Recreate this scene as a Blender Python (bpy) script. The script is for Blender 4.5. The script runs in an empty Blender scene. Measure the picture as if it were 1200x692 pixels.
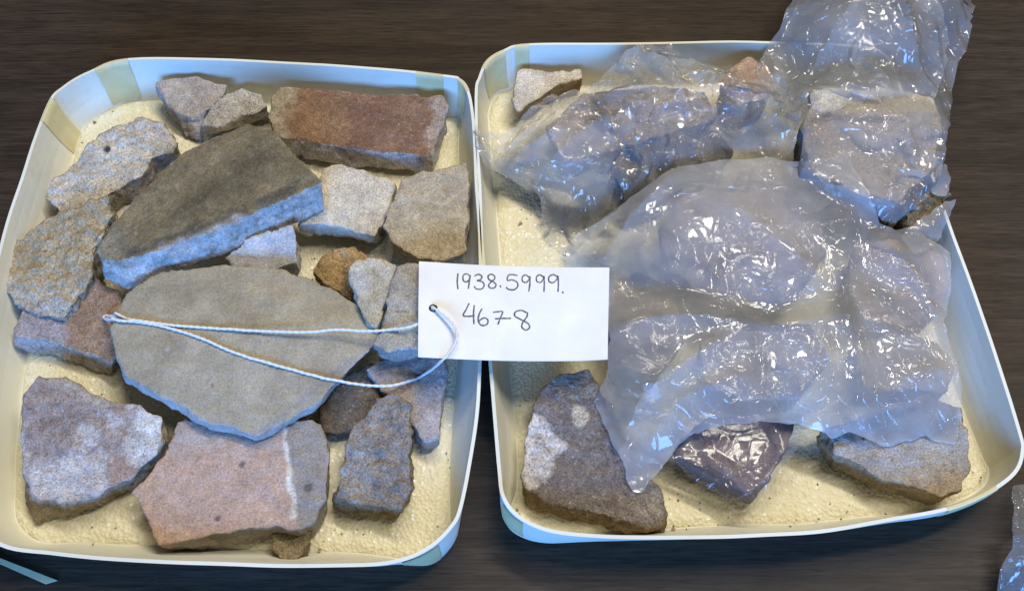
import bpy, bmesh, math, random
import numpy as np
from mathutils import Vector, noise
from mathutils.geometry import delaunay_2d_cdt

random.seed(7); np.random.seed(7)
noise.seed_set(7)
scene = bpy.context.scene
def nvec(p): return Vector((noise.noise(p), noise.noise(p+Vector((31.7, 5.2, 9.1))), noise.noise(p+Vector((7.3, 47.9, 21.4)))))
COL = scene.collection

# ------------------------------------------------------------------ camera
W, H = 1200.0, 692.0
FPX = 1167.0                       # focal length in photo pixels (35 mm lens)
PITCH = math.radians(60)           # depression of the view axis
DIST = 0.49                        # metres from the lens to the table at frame centre
CAM = Vector((0, -DIST*math.cos(PITCH), DIST*math.sin(PITCH)))
FWD = Vector((0, math.cos(PITCH), -math.sin(PITCH)))
RGT = Vector((1, 0, 0)); UPV = RGT.cross(FWD)
cam = bpy.data.cameras.new('camera'); cam.sensor_width = 36; cam.lens = FPX/W*36
cam.clip_start = 0.01; cam.clip_end = 50
cam.dof.use_dof = False
co = bpy.data.objects.new('camera', cam); COL.objects.link(co)
co.location = CAM; co.rotation_euler = (math.pi/2 - PITCH, 0, 0)
scene.camera = co

# ------------------------------------------------------------------ light
world = bpy.data.worlds.new('World'); scene.world = world; world.use_nodes = True
bg = world.node_tree.nodes['Background']
bg.inputs[0].default_value = (0.5, 0.6, 0.85, 1); bg.inputs[1].default_value = 0.07
def area(name, loc, target, sx, sy, power, color):
    l = bpy.data.lights.new(name, 'AREA'); l.shape = 'RECTANGLE'; l.size = sx; l.size_y = sy
    l.energy = power; l.color = color
    o = bpy.data.objects.new(name, l); COL.objects.link(o); o.location = loc
    o.rotation_euler = (Vector(target)-Vector(loc)).to_track_quat('-Z', 'Y').to_euler()
    return o
area('ceiling_tube_lamp', (0.30, 0.62, 1.55), (0, 0.05, 0), 1.2, 0.12, 17, (1.0, 0.92, 0.77))
area('ceiling_tube_lamp', (0.55, 0.15, 1.6), (0, 0, 0), 0.10, 0.9, 9.5, (1.0, 0.92, 0.77))
area('window_light', (-0.25, -1.95, 0.78), (0, 0, 0), 1.3, 0.7, 76, (0.15, 0.40, 1.0))
vs = scene.view_settings
vs.view_transform = 'Standard'; vs.look = 'None'; vs.exposure = 0.15; vs.gamma = 1.0
vs.use_curve_mapping = False
scene.cycles.max_bounces = 7; scene.cycles.diffuse_bounces = 3; scene.cycles.glossy_bounces = 2; scene.cycles.transparent_max_bounces = 10
scene.cycles.caustics_reflective = False; scene.cycles.caustics_refractive = False

# ------------------------------------------------------------------ helpers
def P(px, py, z=0.0):
    """photo pixel -> world point on the level z"""
    d = FWD*FPX + RGT*(px-W/2) - UPV*(py-H/2)
    t = (z-CAM.z)/d.z
    return CAM + d*t
def pix(v):
    r = v-CAM; k = r.dot(FWD)
    return (W/2+FPX*r.dot(RGT)/k, H/2-FPX*r.dot(UPV)/k)
def tag(o, label=None, cat=None, group=None, kind=None):
    if label: o['label'] = label
    if cat: o['category'] = cat
    if group: o['group'] = group
    if kind: o['kind'] = kind
    return o
def link(name, me, mat=None, parent=None, loc=None):
    o = bpy.data.objects.new(name, me); COL.objects.link(o)
    if mat: me.materials.append(mat)
    if parent: o.parent = parent
    if loc is not None: o.location = loc
    return o
def mesh(name, vs_, fs, smooth=True):
    me = bpy.data.meshes.new(name); me.from_pydata([tuple(v) for v in vs_], [], fs); me.update()
    me.polygons.foreach_set('use_smooth', [smooth]*len(me.polygons))
    return me
def catmull(pts, n=8, closed=True):
    pts = [Vector(p) for p in pts]; out = []; m = len(pts)
    for i in range(m if closed else m-1):
        g = (lambda k: pts[k % m]) if closed else (lambda k: pts[max(0, min(m-1, k))])
        a, b, c, d = g(i-1), g(i), g(i+1), g(i+2)
        for k in range(n):
            t = k/n
            out.append(0.5*((2*b)+(c-a)*t+(2*a-5*b+4*c-d)*t*t+(3*b-a-3*c+d)*t**3))
    if not closed: out.append(pts[-1])
    return out
def inside(poly, x, y):
    r = False; j = len(poly)-1
    for i in range(len(poly)):
        xi, yi = poly[i]; xj, yj = poly[j]
        if (yi > y) != (yj > y) and x < (xj-xi)*(y-yi)/(yj-yi)+xi: r = not r
        j = i
    return r
def segdist(poly, x, y):
    b = 1e9; j = len(poly)-1
    for i in range(len(poly)):
        ax, ay = poly[j]; bx, by = poly[i]; dx, dy = bx-ax, by-ay
        t = max(0, min(1, ((x-ax)*dx+(y-ay)*dy)/(dx*dx+dy*dy+1e-9)))
        b = min(b, math.hypot(x-ax-t*dx, y-ay-t*dy)); j = i
    return b
def tube(path, r, seg=8):
    vs_, fs = [], []
    n = len(path)
    for i, p in enumerate(path):
        t = (path[min(i+1, n-1)]-path[max(i-1, 0)]).normalized()
        a = t.cross(Vector((0, 0, 1))); a = a.normalized() if a.length > 1e-6 else Vector((1, 0, 0))
        b = a.cross(t)
        for k in range(seg):
            w = 2*math.pi*k/seg
            vs_.append(p+a*(r*math.cos(w))+b*(r*math.sin(w)))
    for i in range(n-1):
        for k in range(seg):
            fs.append((i*seg+k, i*seg+(k+1) % seg, (i+1)*seg+(k+1) % seg, (i+1)*seg+k))
    fs.append(tuple(range(seg))[::-1]); fs.append(tuple((n-1)*seg+k for k in range(seg)))
    return vs_, fs

# ------------------------------------------------------------------ node helpers
def newmat(name):
    m = bpy.data.materials.new(name); m.use_nodes = True
    nt = m.node_tree; nt.nodes.clear()
    out = nt.nodes.new('ShaderNodeOutputMaterial')
    return m, nt, out
def N(nt, t, **kw):
    n = nt.nodes.new(t)
    for k, v in kw.items():
        if k.startswith('i_'):
            key = k[2:].replace('_', ' ')
            n.inputs[int(key) if key.isdigit() else key].default_value = v
        else: setattr(n, k, v)
    return n
def L(nt, a, b): nt.links.new(a, b)
def mapping(nt, scale=(1, 1, 1), rot=(0, 0, 0), loc=(0, 0, 0), coord='Object'):
    tc = N(nt, 'ShaderNodeTexCoord'); mp = N(nt, 'ShaderNodeMapping')
    mp.inputs['Scale'].default_value = scale; mp.inputs['Rotation'].default_value = rot
    mp.inputs['Location'].default_value = loc
    L(nt, tc.outputs[coord], mp.inputs[0]); return mp.outputs[0]
def noisen(nt, vec, scale, detail=4, rough=.55, dist=0):
    n = N(nt, 'ShaderNodeTexNoise'); n.inputs['Scale'].default_value = scale
    n.inputs['Detail'].default_value = detail; n.inputs['Roughness'].default_value = rough
    n.inputs['Distortion'].default_value = dist
    L(nt, vec, n.inputs['Vector']); return n.outputs['Fac']
def ramp(nt, fac, stops):
    r = N(nt, 'ShaderNodeValToRGB'); e = r.color_ramp.elements
    e[0].position, e[0].color = stops[0][0], (*stops[0][1], 1)
    e[1].position, e[1].color = stops[-1][0], (*stops[-1][1], 1)
    for p, c in stops[1:-1]:
        x = e.new(p); x.color = (*c, 1)
    L(nt, fac, r.inputs[0]); return r.outputs[0]
def mixc(nt, fac, a, b, mode='MIX'):
    m = N(nt, 'ShaderNodeMix', data_type='RGBA', blend_type=mode)
    for s, v in ((m.inputs[0], fac), (m.inputs[6], a), (m.inputs[7], b)):
        if isinstance(v, bpy.types.NodeSocket): L(nt, v, s)
        else: s.default_value = v if not isinstance(v, tuple) else (*v[:3], 1)
    return m.outputs[2]
def math_(nt, op, a, b=0.5, clamp=False):
    m = N(nt, 'ShaderNodeMath', operation=op, use_clamp=clamp)
    for s, v in zip(m.inputs, (a, b)):
        if isinstance(v, bpy.types.NodeSocket): L(nt, v, s)
        else: s.default_value = v
    return m.outputs[0]
def bump(nt, h, strength, dist, normal=None):
    b = N(nt, 'ShaderNodeBump'); b.inputs['Strength'].default_value = strength
    b.inputs['Distance'].default_value = dist; L(nt, h, b.inputs['Height'])
    if normal: L(nt, normal, b.inputs['Normal'])
    return b.outputs[0]
def princ(nt, out, col, rough, normal=None, spec=.3):
    p = N(nt, 'ShaderNodeBsdfPrincipled')
    if isinstance(col, bpy.types.NodeSocket): L(nt, col, p.inputs['Base Color'])
    else: p.inputs['Base Color'].default_value = (*col, 1)
    if isinstance(rough, bpy.types.NodeSocket): L(nt, rough, p.inputs['Roughness'])
    else: p.inputs['Roughness'].default_value = rough
    p.inputs['Specular IOR Level'].default_value = spec
    if normal: L(nt, normal, p.inputs['Normal'])
    L(nt, p.outputs[0], out.inputs[0]); return p

# ------------------------------------------------------------------ materials of the setting
def mat_wood():
    m, nt, out = newmat('dark_wood_laminate')
    v = mapping(nt, (5, 75, 1)); v2 = mapping(nt, (34, 560, 1)); v3 = mapping(nt, (1, 1, 1))
    g1 = noisen(nt, v, 1.6, 5, .6, .4); g2 = noisen(nt, v2, 1.5, 3, .6, .2); g3 = noisen(nt, v3, 7, 3)
    c = ramp(nt, g1, [(.28, (.024, .0165, .0115)), (.48, (.035, .0245, .0165)), (.62, (.047, .033, .0225)), (.75, (.030, .021, .0145))])
    c2 = ramp(nt, g2, [(.3, (.5, .5, .5)), (.5, (1, 1, 1)), (.7, (1.5, 1.42, 1.35))])
    c = mixc(nt, 1.0, c, c2, 'MULTIPLY')
    c = mixc(nt, 1.0, c, ramp(nt, g3, [(.3, (.8, .8, .82)), (.7, (1.2, 1.17, 1.12))]), 'MULTIPLY')
    vp = mapping(nt, (90, 1500, 1)); pores = ramp(nt, noisen(nt, vp, 1.0, 2, .5), [(.30, (.45, .43, .42)), (.40, (1, 1, 1))])
    c = mixc(nt, 1.0, c, pores, 'MULTIPLY')
    dust = ramp(nt, noisen(nt, mapping(nt), 900, 2, .5), [(.74, (0, 0, 0)), (.80, (1, 1, 1))])
    c = mixc(nt, math_(nt, 'MULTIPLY', dust, .5), c, (.16, .15, .14))
    r = math_(nt, 'ADD', math_(nt, 'MULTIPLY', g2, .2), .45)
    princ(nt, out, c, r, bump(nt, g2, .2, .0003), .2)
    return m
def mat_card():
    m, nt, out = newmat('cream_tray_card')
    v = mapping(nt); a = noisen(nt, v, 14, 4); b = noisen(nt, v, 900, 3); s = noisen(nt, v, 45, 5, .65)
    c = ramp(nt, a, [(.3, (.70, .68, .54)), (.7, (.78, .77, .66))])
    c = mixc(nt, math_(nt, 'MULTIPLY', ramp(nt, s, [(.58, (0, 0, 0)), (.78, (1, 1, 1))]), .35), c, (.50, .42, .24))
    princ(nt, out, c, .6, bump(nt, b, .15, .0004), .3)
    return m
def mat_tape():
    m, nt, out = newmat('masking_tape')
    v = mapping(nt); a = noisen(nt, v, 90, 4); b = noisen(nt, v, 700, 2)
    c = ramp(nt, a, [(.3, (.58, .50, .25)), (.7, (.68, .60, .34))])
    princ(nt, out, c, .45, bump(nt, b, .25, .0005), .4)
    return m
def mat_foam():
    m, nt, out = newmat('cream_foam')
    v = mapping(nt)
    vo = N(nt, 'ShaderNodeTexVoronoi', feature='F1'); vo.inputs['Scale'].default_value = 620; L(nt, v, vo.inputs['Vector'])
    vo2 = N(nt, 'ShaderNodeTexVoronoi', feature='F1'); vo2.inputs['Scale'].default_value = 620; L(nt, v, vo2.inputs['Vector'])
    a = noisen(nt, v, 30, 4); fine = noisen(nt, v, 420, 3, .6)
    c = ramp(nt, a, [(.3, (.78, .71, .46)), (.7, (.86, .81, .60))])
    c = mixc(nt, ramp(nt, fine, [(.35, (.0, .0, .0)), (.7, (.75, .75, .75))]), mixc(nt, .25, c, (.60, .50, .26)), mixc(nt, .45, c, (.92, .90, .74)))
    sep = N(nt, 'ShaderNodeSeparateColor'); L(nt, vo2.outputs['Color'], sep.inputs[0])
    spark = ramp(nt, sep.outputs[0], [(.90, (0, 0, 0)), (.94, (1, 1, 1))])
    c = mixc(nt, math_(nt, 'MULTIPLY', spark, .5), c, (.93, .93, .85))
    rg = math_(nt, 'SUBTRACT', .55, math_(nt, 'MULTIPLY', spark, .35))
    h = math_(nt, 'ADD', vo.outputs['Distance'], math_(nt, 'MULTIPLY', fine, .8))
    p = princ(nt, out, c, rg, bump(nt, h, .5, .0012), .5)
    return m
M_WOOD, M_CARD, M_TAPE, M_FOAM = mat_wood(), mat_card(), mat_tape(), mat_foam()

# ------------------------------------------------------------------ the table
def grid_sheet(x0, x1, y0, y1, nx, ny, z):
    v = [(x0+(x1-x0)*i/nx, y0+(y1-y0)*j/ny, z) for j in range(ny+1) for i in range(nx+1)]
    f = [(j*(nx+1)+i, j*(nx+1)+i+1, (j+1)*(nx+1)+i+1, (j+1)*(nx+1)+i) for j in range(ny) for i in range(nx)]
    return v, f
v, f = grid_sheet(-1.0, 1.0, -.6, 1.0, 8, 8, 0)
tag(link('table_top', mesh('table_top', v, f), M_WOOD), 'dark brown wood grain table top under both trays', 'table', kind='structure')

# ------------------------------------------------------------------ the trays
RIM = 0.028
def make_tray(label, rim_px, cuts, inset, tapes, foam_label):
    """rim_px: closed outline of the rim (photo pixels at rim height, clockwise); cuts: indices where panels meet;
       inset: list of inward offsets (m) per rim point"""
    rim = [P(x, y, RIM+(p[2] if len(p) > 2 else 0)) for p in rim_px for x, y in [p[:2]]]
    cen = sum(rim, Vector())/len(rim)
    root = bpy.data.objects.new('tray', None); COL.objects.link(root)
    root.location = (cen.x, cen.y, 0)
    off = Vector((cen.x, cen.y, 0))
    n = len(rim)
    # inward normals
    nor = []
    for i in range(n):
        t = rim[(i+1) % n]-rim[i-1]; q = Vector((t.y, -t.x, 0)).normalized()
        if q.dot(cen-rim[i]) < 0: q = -q
        nor.append(q)
    foot = [Vector((rim[i].x, rim[i].y, 0.0))+nor[i]*inset[i] for i in range(n)]
    sub = 6
    R_ = catmull(rim, sub); F_ = catmull(foot, sub); Nn = [q.normalized() for q in catmull(nor, sub)]
    T = 0.0015; ROWS = 5
    def wallpt(i, k, t):     # i along, k height 0..1, t thickness offset inward
        i %= len(R_)
        a, b = F_[i], R_[i]
        bow = Nn[i]*(-0.0012*math.sin(math.pi*k))
        wob = 0.0006*noise.noise(Vector((a.x*30, a.y*30, k*2)))
        return a.lerp(b, k)+bow+Nn[i]*(t+wob)+Vector((0, 0, .0006*(1-k)))
    for c in range(len(cuts)):
        i0 = cuts[c]*sub; i1 = (cuts[(c+1) % len(cuts)])*sub
        if i1 <= i0: i1 += len(R_)
        vs_, fs = [], []; prof = [(k/ROWS, 0) for k in range(ROWS+1)]+[(1.0, T)]+[(k/ROWS, T) for k in range(ROWS-1, -1, -1)]
        m = len(prof)
        for i in range(i0, i1+1):
            for k, t in prof: vs_.append(wallpt(i, k, t)-off)
        cnt = i1-i0+1
        for i in range(cnt-1):
            for k in range(m):
                fs.append((i*m+k, i*m+(k+1) % m, (i+1)*m+(k+1) % m, (i+1)*m+k))
        fs.append(tuple(range(m))[::-1]); fs.append(tuple((cnt-1)*m+k for k in range(m)))
        me = mesh('side_wall', vs_, fs, False)
        bm = bmesh.new(); bm.from_mesh(me); bmesh.ops.recalc_face_normals(bm, faces=bm.faces); bm.to_mesh(me); bm.free()
        link('side_wall', me, M_CARD, root)
    # base board
    ring = [wallpt(i, 0, T*.5) for i in range(len(R_))]
    vs_ = [Vector((p.x, p.y, .0006))-off for p in ring]+[Vector((p.x, p.y, .0020))-off for p in ring]; m = len(ring)
    fs = [tuple(range(m)), tuple(range(m, 2*m))]+[(i, (i+1) % m, (i+1) % m+m, i+m) for i in range(m)]
    link('base', mesh('base', vs_, fs, False), M_CARD, root)
    # tape patches folded over the wall, following its surface (inner or outer side)
    for (s0, s1, k0, k1, side) in tapes:
        i0, i1 = int(s0*sub), int(s1*sub); vs_, fs = [], []; rows = 6
        for i in range(i0, i1+1):
            for r in range(rows+1):
                k = k0+(k1-k0)*r/rows
                t = (T+.00035) if side > 0 else -.00035
                vs_.append(wallpt(i, k, t)-off)
            if side > 0 and k1 > .97:
                vs_.append(wallpt(i, 1.012, T*.5)-off); vs_.append(wallpt(i, .985, -.0004)-off); vs_.append(wallpt(i, .55, -.0004)-off)
        per = rows+1+(3 if side > 0 and k1 > .97 else 0)
        for i in range(i1-i0):
            for r in range(per-1): fs.append((i*per+r, (i+1)*per+r, (i+1)*per+r+1, i*per+r+1))
        link('tape', mesh('tape', vs_, fs), M_TAPE, root)
    tag(root, label, 'tray')
    # foam liner
    poly = [wallpt(i, .1, T+.0012) for i in range(0, len(R_), 2)]
    pc = [(p.x, p.y) for p in poly]
    xs = [p[0] for p in pc]; ys = [p[1] for p in pc]; sp = .0022
    pts = [Vector(p) for p in pc]; ne = len(pts); y = min(ys)
    while y < max(ys):
        x = min(xs)
        while x < max(xs):
            if inside(pc, x, y) and segdist(pc, x, y) > sp*.7: pts.append(Vector((x+random.uniform(-.3, .3)*sp, y+random.uniform(-.3, .3)*sp)))
            x += sp
        y += sp
    vo, _, fo, *_ = delaunay_2d_cdt(pts, [(i, (i+1) % ne) for i in range(ne)], [], 1, 1e-6)
    vs_ = []
    for q in vo:
        e = segdist(pc, q.x, q.y)
        z = .0042+.0008*noise.noise(Vector((q.x*45, q.y*45, 0)))+.00035*noise.noise(Vector((q.x*300, q.y*300, 3)))
        if e < .0005: z = .0021
        vs_.append(Vector((q.x, q.y, z))-off)
    fl = link('foam_liner', mesh('foam_liner', vs_, [tuple(x) for x in fo]), M_FOAM, None, off)
    tag(fl, foam_label, 'foam sheet')
    return root, R_, F_

LRIM = [(150, 68), (105, 83), (74, 101), (55, 122), (28, 195), (3, 275), (-22, 380), (-38, 480), (-44, 560), (-36, 606), (0, 640), (60, 650), (140, 658),
        (300, 664), (400, 664), (462, 659), (502, 644), (530, 619), (543, 592), (556, 520), (564, 440), (566, 340), (561, 220), (555, 135), (550, 106), (540, 92), (520, 87), (400, 76), (270, 69)]
LIN = [.006, .004, .004, .006, .008, .009, .009, .009, .009, .008, .009, .012, .013,
       .013, .012, .008, .002, .002, .006, .011, .012, .011, .009, .008, .005, .004, .006, .006, .006]
trayL, RL, FL = make_tray('left cream card tray holding bare pottery sherds under the string of the paper tag', LRIM, [0, 3, 9, 11, 15, 18, 23, 26], LIN,
          [(-.0, .95, .12, 1.0, 1), (2.9, 3.35, .05, 1.0, 1), (26, 26.35, .1, 1.0, 1), (15.3, 16.4, .1, .95, -1), (24.0, 25.2, .3, 1., 1)],
          'cream foam sheet lining the tray of bare sherds')
RRIM = [(620, 51), (590, 58), (570, 70), (560, 90), (556, 115), (561, 240), (570, 390), (578, 490), (583, 550), (589, 583, .002), (609, 607), (648, 624), (716, 631),
        (800, 631), (880, 628.5), (960, 624), (1052, 609), (1111, 597), (1156, 579), (1190, 556), (1201, 530), (1196, 500), (1159, 388), (1111, 253), (1060, 112), (1050, 82), (1036, 62), (1005, 53), (880, 48), (740, 50)]
RIN = [.006, .006, .004, .004, .006, .008, .009, .009, .007, .001, .001, .004, .009,
       .011, .012, .011, .009, .006, .004, .003, .003, .006, .010, .010, .008, .004, .004, .005, .006, .006]
trayR, RR, FR = make_tray('right cream card tray holding the clear plastic bags of sherds', RRIM, [0, 4, 8, 12, 17, 22, 24, 27], RIN,
          [(.0, .35, .1, 1.0, 1), (1.0, 2.6, .15, 1.0, 1), (9.2, 10.2, .2, .95, -1), (17.1, 18.4, .3, 1.0, 1)],
          'cream foam sheet lining the tray of plastic bags')

# ------------------------------------------------------------------ pottery sherds
def mat_sherd(name, dark=.25, light=.2, grain=1.0, rough=.85, bstr=.5, sc=1.0, stain=(.3, .24, .16), stain_amt=.25, streak=None, samt=.2, mott=.22):
    m, nt, out = newmat(name)
    at = N(nt, 'ShaderNodeAttribute', attribute_name='tone')
    v = mapping(nt, loc=(random.uniform(0, 9), random.uniform(0, 9), random.uniform(0, 9)))
    base = at.outputs['Color']
    n1 = noisen(nt, v, 70*sc, 5, .6, .3); n2 = noisen(nt, v, 420*sc, 4, .65); n3 = noisen(nt, v, 1100*sc, 3, .6); n4 = noisen(nt, v, 160*sc, 5, .62, .5)
    c = mixc(nt, 1.0, base, ramp(nt, n1, [(.3, (.78, .76, .74)), (.7, (1.2, 1.2, 1.2))]), 'MULTIPLY')
    c = mixc(nt, math_(nt, 'MULTIPLY', ramp(nt, n4, [(.5, (0, 0, 0)), (.68, (1, 1, 1))]), stain_amt), c, stain)
    if streak is not None:
        sv = mapping(nt, (1, 1, 1), (0, 0, -streak)); mp = N(nt, 'ShaderNodeMapping'); mp.inputs['Scale'].default_value = (18, 330, 60); L(nt, sv, mp.inputs[0])
        c = mixc(nt, 1.0, c, ramp(nt, noisen(nt, mp.outputs[0], 1.0, 4, .65, .4), [(.3, (1-samt,)*3), (.7, (1+samt,)*3)]), 'MULTIPLY')
    n5 = noisen(nt, v, 240*sc, 5, .7, .2)
    c = mixc(nt, 1.0, c, ramp(nt, n5, [(.34, (1-mott,)*3), (.5, (1, 1, 1)), (.66, (1+mott,)*3)]), 'MULTIPLY')
    d = ramp(nt, n2, [(.30, (1, 1, 1)), (.42, (0, 0, 0))])
    c = mixc(nt, math_(nt, 'MULTIPLY', d, dark), c, (.05, .045, .04))
    l = ramp(nt, n2, [(.58, (0, 0, 0)), (.70, (1, 1, 1))])
    c = mixc(nt, math_(nt, 'MULTIPLY', l, light), c, (.62, .58, .52))
    c = mixc(nt, grain, c, mixc(nt, 1.0, c, ramp(nt, n3, [(.3, (.58, .58, .58)), (.7, (1.44, 1.44, 1.44))]), 'MULTIPLY'))
    h = math_(nt, 'ADD', math_(nt, 'MULTIPLY', n2, 1.0), math_(nt, 'MULTIPLY', n3, .6))
    princ(nt, out, c, rough, bump(nt, h, bstr, .0016), .25)
    return m

SH = {}
def sherd(name, label, top, z, zb, tone, frac=None, tilt=(0, 0), bot=None, shrink=.06, shift=(0, 0), dome=0.0, rt=.0004, rf=.0011, vox=.0008,
          paint=(), mat=None, coarse=0.0, group=None, ns=1.0, cat='sherd', jag=.0011):
    """top: outline of the upper face in photo pixels (z at each from z + tilt per 100 px); zb: level of the underside"""
    frac = frac or tone
    cx = sum(p[0] for p in top)/len(top); cy = sum(p[1] for p in top)/len(top)
    zt = [(p[2] if len(p) > 2 else z+tilt[0]*(p[0]-cx)/100+tilt[1]*(p[1]-cy)/100) for p in top]
    T3 = [P(p[0], p[1], q) for p, q in zip(top, zt)]
    c3 = sum(T3, Vector())/len(T3)
    B3 = []
    for i, t in enumerate(T3):
        if bot and i in bot: B3.append(P(*bot[i]))
        else:
            zz = zb if not callable(zb) else zb(t)
            zz = min(zz, t.z-.003)
            B3.append(Vector((c3.x+(t.x-c3.x)*(1-shrink)+shift[0], c3.y+(t.y-c3.y)*(1-shrink)+shift[1], zz)))
    base = Vector((c3.x, c3.y, min(b.z for b in B3)))
    n = len(top)
    bm = bmesh.new()
    tv = [bm.verts.new(t-base) for t in T3]; bv = [bm.verts.new(b-base) for b in B3]
    bm.faces.new(tv); bm.faces.new(bv[::-1])
    for i in range(n): bm.faces.new((tv[i], tv[(i+1) % n], bv[(i+1) % n], bv[i]))
    bmesh.ops.recalc_face_normals(bm, faces=bm.faces)
    bmesh.ops.triangulate(bm, faces=bm.faces)
    me = bpy.data.meshes.new(name); bm.to_mesh(me); bm.free()
    o = link(name, me); md = o.modifiers.new('r', 'REMESH'); md.mode = 'VOXEL'; md.voxel_size = vox; md.adaptivity = 0
    dg = bpy.context.evaluated_depsgraph_get(); dg.update()
    me2 = bpy.data.meshes.new_from_object(o.evaluated_get(dg)); o.modifiers.clear(); o.data = me2; bpy.data.meshes.remove(me)
    me2.name = name
    nv = len(me2.vertices); X = np.empty(nv*3); me2.vertices.foreach_get('co', X); X = X.reshape(-1, 3)
    # light smoothing of the voxel steps
    ne = len(me2.edges); E = np.empty(ne*2, int); me2.edges.foreach_get('vertices', E); E = E.reshape(-1, 2)
    deg = np.bincount(E.ravel(), minlength=nv)[:, None]
    for _ in range(1):
        S = np.zeros_like(X)
        for k in range(3):
            S[:, k] = np.bincount(E[:, 0], X[E[:, 1], k], nv)+np.bincount(E[:, 1], X[E[:, 0], k], nv)
        X = X*.4+.6*S/np.maximum(deg, 1)
    me2.vertices.foreach_set('co', X.ravel()); me2.update()
    # plane of the upper face
    A = np.array([[t.x-base.x, t.y-base.y, 1] for t in T3]); zz = np.array([t.z-base.z for t in T3])
    pl = np.linalg.lstsq(A, zz, rcond=None)[0]; Nz = Vector((-pl[0], -pl[1], 1)).normalized()
    ext = max((t-c3).length for t in T3)
    sd = Vector((random.uniform(-50, 50), random.uniform(-50, 50), random.uniform(-50, 50)))
    cols = np.ones((nv, 4), dtype=np.float32); newX = X.copy()
    tone_, frac_ = np.array(tone), np.array(frac)
    for i, vv in enumerate(me2.vertices):
        p = vv.co; nn = vv.normal
        d = nn.dot(Nz)
        depth = (pl[0]*p.x+pl[1]*p.y+pl[2])-p.z
        fr = 1-max(0, min(1, (d-.55)/.3))
        fr = max(fr, max(0, min(1, (depth-.0012)/.001)))
        q = Vector(p)+sd
        amp = rt*(1-fr)+rf*fr
        a = noise.fractal(q*(160*ns), 1.0, 2.1, 4)*amp
        a += noise.noise(q*45*ns)*(amp*1.3)
        if coarse: a += (.45-noise.voronoi(q*(150*ns))[0][0])*coarse+(.4-noise.voronoi(q*(390*ns))[0][0])*coarse*.55
        pn = p+nn*a
        jv = nvec(q*120*ns)*jag+nvec(q*300)*(jag*.45); jv.z *= .3; pn = pn+jv
        if dome:
            r2 = ((p.x)**2+(p.y)**2)/ext**2; pn.z += dome*max(0, 1-r2)
        if pn.z < 0: pn.z = 0
        newX[i] = pn
        fr2 = max(0, min(1, fr+(noise.noise(q*260)*.9+noise.noise(q*620)*.5)*(1 if .02 < fr < .99 else .0)))
        c = tone_*(1-fr2)+frac_*fr2
        if paint:
            x, y = pix(p+base); w1 = noise.noise(q*130)*9+noise.noise(q*420)*5
            for pt in paint:
                reg, colr, soft, amt = pt[:4]
                if isinstance(reg, tuple): dd = reg[2]-math.hypot(x-reg[0], y-reg[1])
                else: dd = segdist(reg, x, y)*(1 if inside(reg, x, y) else -1)
                k = max(0, min(1, (dd+w1*min(1, soft/11)+soft*.5)/soft))*amt
                c = c*(1-k)+np.array(colr)*k
        cols[i, :3] = c
    me2.vertices.foreach_set('co', newX.ravel())
    at = me2.color_attributes.new('tone', 'FLOAT_COLOR', 'POINT'); at.data.foreach_set('color', cols.ravel())
    me2.polygons.foreach_set('use_smooth', [True]*len(me2.polygons)); me2.update()
    me2.materials.append(mat)
    o.location = base
    tag(o, label, cat, group)
    SH[name] = SH.get(name, [])+[o]
    return o

MS_SMOOTH = mat_sherd('smooth_fired_clay', .30, .16, .7, .75, .3, mott=.10, stain=(.30, .24, .15), stain_amt=.3)
MS_SLAB = mat_sherd('streaked_slab_clay', .35, .12, .8, .7, .4, mott=.14, stain=(.09, .065, .035), stain_amt=.5, streak=.62)
MS_LENS = mat_sherd('wiped_olive_clay', .16, .10, .55, .75, .2, mott=.05, stain=(.34, .28, .15), stain_amt=.3, streak=.12, samt=.05)
MS_PALE = mat_sherd('pale_fired_clay', .30, .35, 1.0, .9, .5, mott=.16, sc=1.25)
MS_ROUGH = mat_sherd('crusted_clay', .6, .6, 1.0, .95, 1.0, stain=(.26, .20, .12), stain_amt=.35)
MS_DARK = mat_sherd('dark_gritty_clay', .6, .35, 1.0, .9, .8, stain=(.11, .09, .075), stain_amt=.5)
MS_BROWN = mat_sherd('brown_fired_clay', .45, .28, 1.0, .85, .6, sc=1.15, stain=(.18, .10, .06), stain_amt=.45)

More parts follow.
